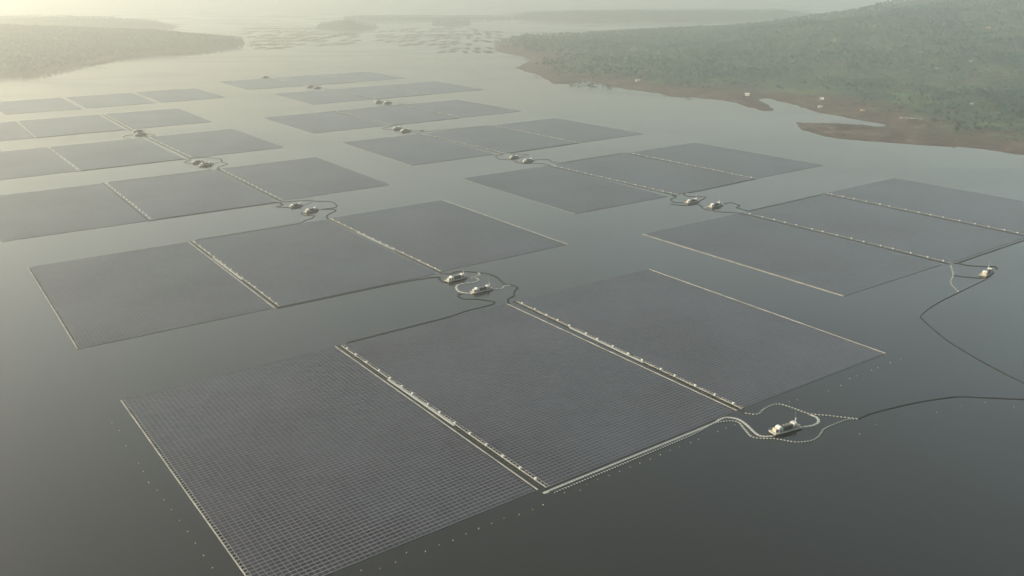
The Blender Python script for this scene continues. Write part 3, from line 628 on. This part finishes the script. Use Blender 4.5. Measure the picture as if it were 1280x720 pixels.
def raft_at(x, y, lean):
    global cnt
    X, Y = G(x, y); v = random.choice((0, 0, 1, 2)); e = rp[v] if not hasattr(raft_at, 'u%d' % v) else copy_tree(rp[v]); setattr(raft_at, 'u%d' % v, 1)
    e.location = (X, Y, 0); e.rotation_euler = (0, 0, R(lean + random.uniform(-6, 6))); s = random.uniform(.62, .85) * (84 / (y + 23.7)) ** .9; e.scale = (s, s * random.uniform(.8, 1.1), 1.6)
    tag(e, RL[v], 'fish cage raft', 'fish cage rafts, ' + ('narrow', 'brown-roofed', 'broad')[v]); cnt += 1
y = 36.0; row = 0
while y < 68:
    pitch = 15.0 * (y + 23.7) / 84
    x = 306 + (row % 2) * pitch / 2 + random.uniform(0, 5)
    while x < 640:
        yy = y + random.uniform(-1.2, 1.2) * (y + 23.7) / 84
        top_l = 36 + 0 * x; bot_l = 60 if x < 450 else 66
        inl = (x < 450 - max(0, yy - 50) * .6) and yy < 60.5 - max(0, x - 330) * .03
        inr = (x > 452 + max(0, yy - 46) * 5.0) and yy < 69 and x < 634 - max(0, yy - 58) * 1.2 and yy > 36 + max(0, x - 590) * 0
        if 395 < x < 470 and yy < 42: inl = inr = False
        if (inl or inr) and random.random() < .9 and cnt < 290:
            raft_at(x, yy, -13 if x < 575 else 11)
        x += max(pitch, 12) * random.uniform(.85, 1.2)
    y += max(5.0 * ((y + 23.7) / 84) ** 1.2, 3.6); row += 1
# ------------------------------------------------------------------ houses and boats on the right shore
def house_proto(roof):
    e = obj('house', None)
    w = obj('wall', box_me('wall', (-6, 6, -4, 4, -1, 3.4), M['plaster'], 0), e)
    for x in (-3.6, 0.2, 3.6): obj('window' if x != .2 else 'door', box_me('opening', (x - .7, x + .7, -4.08, -3.99, (1.1 if x != .2 else .1), 2.4), M['glass'], 0), w)
    bm = bmesh.new(); vs = [bm.verts.new(q) for q in [(-6.9, -5, 3.2), (6.9, -5, 3.2), (6.9, 5, 3.2), (-6.9, 5, 3.2), (-6.2, 0, 6.2), (6.2, 0, 6.2)]]
    for f in ((0, 1, 5, 4), (2, 3, 4, 5), (0, 4, 3), (1, 2, 5), (3, 2, 1, 0)): bm.faces.new([vs[i] for i in f])
    obj('roof', bm_mesh('roof', bm, [roof]), e); return e
HP = {'white': house_proto(M['plaster']), 'ochre': house_proto(M['ochre']), 'brown': house_proto(M['rust'])}
def ground_at(x, y):        # where the line of sight meets the hill
    d = MW @ np.array([x - 640, 360 - y, -F]); lo = None
    for t in np.linspace(1.0, 5.5, 900):
        s = t * 1000 / d[1]; X, Y, Z = d[0] * s, d[1] * s, H + d[2] * s
        z, dd = hz(RIGHT, h_right, np.array([X]), np.array([Y]))
        if z[0] > Z: return X, Y, float(z[0])
    return X, Y, 0
used = set()
for x, y, kind, s, lab in [(1235, 37, 'ochre', 1.3, 'long ochre-roofed building high on the forested hill'), (1150, 67, 'ochre', 1.2, 'pale ochre-roofed house halfway up the wooded slope'),
        (989, 79, 'white', 1.1, 'small white-roofed house among trees above the bay'), (1180, 32, 'white', 1.0, 'tiny white-roofed house near the top of the ridge'),
        (1214, 79, 'white', 1.1, 'white-roofed house just above a clearing on the slope'), (1213, 133, 'white', 1.0, 'small white-roofed house at the forest edge above the brown shore'),
        (1170, 88, 'white', .9, 'small white-roofed cottage among trees on the mid slope'), (1027, 126, 'white', 1.0, 'white-roofed shed beside green grass by the bay'),
        (1025, 136, 'white', .9, 'white-roofed hut on the bay waterline'), (934, 121, 'white', 1.2, 'white-roofed hut at the neck of the brown spit'),
        (797, 103, 'white', 1.2, 'white-roofed hut on the far point of the shore'), (1042, 52, 'ochre', 1.3, 'ochre-roofed house on the far hazy slope'),
        (1094, 35, 'brown', 1.4, 'brown-roofed house near the hazy skyline'), (1078, 140, 'brown', .8, 'small brown-roofed hut on the brown terraces behind the bay')]:
    s *= .72; X, Y, z = ground_at(x, y); e = HP[kind] if kind not in used else copy_tree(HP[kind]); used.add(kind)
    e.location = (X, Y, z + 2.5); e.scale = (s, s, s); e.rotation_euler = (0, 0, random.uniform(-.7, .5)); tag(e, lab, 'house', 'houses on the hillside')
def boat_proto():
    e = obj('fishing_boat', None)
    bm = bmesh.new(); secs = [(-6, .5, .9), (-4, 1.3, .2), (0, 1.7, 0), (4, 1.2, .2), (6.4, .08, 1.1)]
    rg = []
    for x, w, k in secs: rg.append([bm.verts.new(q) for q in [(x, -w, 1.1 + k * .5), (x, -w * .6, -.2 + k * .3), (x, w * .6, -.2 + k * .3), (x, w, 1.1 + k * .5)]])
    for a, b in zip(rg, rg[1:]):
        for j in range(4): bm.faces.new((a[j], b[j], b[(j + 1) % 4], a[(j + 1) % 4]))
    bm.faces.new(rg[0]); bm.faces.new(rg[-1][::-1]); bmesh.ops.recalc_face_normals(bm, faces=bm.faces)
    obj('hull', bm_mesh('hull', bm, [M['white']]), e)
    obj('cabin', box_me('cabin', (-3.5, 0, -1, 1, 1.2, 2.7), M['plaster'], .05), e); return e
bt = boat_proto()
for i, (x, y, lab) in enumerate([(1127, 147.5, 'white boat at the west end of the row drawn up at the marshy bay'), (1134, 148.3, 'white boat second from the west end at the marshy bay'), (1140, 148.7, 'white boat in the middle of the row at the marshy bay'),
        (1145, 149.0, 'white boat second from the east end at the marshy bay'), (1152, 149.5, 'white boat at the east end of the row at the marshy bay'),
        (1028, 148, 'small boat floating alone in the narrow bay'), (641, 85, 'tiny boat off the tip of the far wooded point')]):
    e = bt if i == 0 else copy_tree(bt)
    X, Y, z = ground_at(x, y) if i < 5 else (*G(x, y), 0)
    e.location = (X, Y, z + .3 if i < 5 else 0); e.rotation_euler = (0, 0, random.uniform(-.3, .3)); e.scale = (.7,) * 3; tag(e, lab, 'boat', 'small boats by the shore')
# ------------------------------------------------------------------ water
def water_material():
    m = bpy.data.materials.new('lake_water'); m.use_nodes = True; nt = m.node_tree; b = nt.nodes['Principled BSDF']; N = nt.nodes.new; K = nt.links.new
    b.inputs['Base Color'].default_value = (.008, .008, .005, 1); b.inputs['IOR'].default_value = 1.34; b.inputs['Specular IOR Level'].default_value = .5
    g = N('ShaderNodeNewGeometry'); mp = N('ShaderNodeMapping'); K(g.outputs['Position'], mp.inputs['Vector']); mp.inputs['Rotation'].default_value = (0, 0, R(25)); mp.inputs['Scale'].default_value = (1, 2.2, 1)
    n = N('ShaderNodeTexNoise'); n.inputs['Scale'].default_value = .0022; n.inputs['Detail'].default_value = 5; n.inputs['Distortion'].default_value = .8; K(mp.outputs[0], n.inputs['Vector'])
    r = N('ShaderNodeMapRange'); K(n.outputs['Fac'], r.inputs['Value']); r.inputs['From Min'].default_value = .42; r.inputs['From Max'].default_value = .58; r.inputs['To Min'].default_value = .02; r.inputs['To Max'].default_value = .16
    K(r.outputs['Result'], b.inputs['Roughness'])
    w = N('ShaderNodeTexNoise'); w.inputs['Scale'].default_value = .35; w.inputs['Detail'].default_value = 3; K(g.outputs['Position'], w.inputs['Vector'])
    bp_ = N('ShaderNodeBump'); bp_.inputs['Strength'].default_value = .05; bp_.inputs['Distance'].default_value = .15; K(w.outputs['Fac'], bp_.inputs['Height']); K(bp_.outputs[0], b.inputs['Normal'])
    return m
E_ = 15500
tag(obj('water', mesh('water', [(-E_, -2000, 0), (E_, -2000, 0), (E_, 15500, 0), (-E_, 15500, 0)], [(0, 1, 2, 3)], [water_material()])), kind='structure')
# ------------------------------------------------------------------ haze
hm = bpy.data.materials.new('haze_air'); hm.use_nodes = True; nt = hm.node_tree; nt.nodes.clear()
out = nt.nodes.new('ShaderNodeOutputMaterial'); pv = nt.nodes.new('ShaderNodeVolumePrincipled')
pv.inputs['Color'].default_value = (.97, 1.0, .95, 1); pv.inputs['Density'].default_value = 2.15e-4; pv.inputs['Anisotropy'].default_value = .8
nt.links.new(pv.outputs[0], out.inputs['Volume'])
tag(obj('haze', box_me('haze', (-16000, 16000, -2500, 16000, -8, 285), hm, 0)), kind='stuff')
# ------------------------------------------------------------------ sky and sun
SUN_EL, SUN_AZ = R(11.5), R(-93)      # azimuth clockwise from the viewing direction
w = bpy.data.worlds.new('World'); S.world = w; w.use_nodes = True; nt = w.node_tree
sk = nt.nodes.new('ShaderNodeTexSky'); sk.sky_type = 'NISHITA'; sk.sun_disc = False; sk.sun_elevation = SUN_EL; sk.sun_rotation = SUN_AZ
sk.altitude = 200; sk.air_density = 1.0; sk.dust_density = 9.0; sk.ozone_density = .5
hs = nt.nodes.new('ShaderNodeHueSaturation'); hs.inputs['Saturation'].default_value = .7; nt.links.new(sk.outputs[0], hs.inputs['Color'])
tn = nt.nodes.new('ShaderNodeVectorMath'); tn.operation = 'MULTIPLY'; tn.inputs[1].default_value = (1.0, 1.01, .955); nt.links.new(hs.outputs[0], tn.inputs[0])
nt.links.new(tn.outputs[0], nt.nodes['Background'].inputs[0]); nt.nodes['Background'].inputs[1].default_value = .15
sl = bpy.data.lights.new('sun', 'SUN'); sl.energy = 0.5; sl.angle = R(14); sl.color = (1, .99, .95)
so = bpy.data.objects.new('sun', sl); COL.objects.link(so)
dv = Vector((math.sin(SUN_AZ) * math.cos(SUN_EL), math.cos(SUN_AZ) * math.cos(SUN_EL), math.sin(SUN_EL)))
so.rotation_euler = dv.to_track_quat('Z', 'Y').to_euler()
S.view_settings.view_transform = 'Standard'; S.view_settings.look = 'None'; S.view_settings.exposure = 2.12; S.view_settings.gamma = 1
S.cycles.volume_bounces = 1; S.cycles.max_bounces = 6; S.cycles.caustics_reflective = False; S.cycles.caustics_refractive = False
S.cycles.sample_clamp_indirect = .5; S.cycles.sample_clamp_direct = .7
print('rafts', cnt, 'trees', len(P1), len(P2), len(L1))
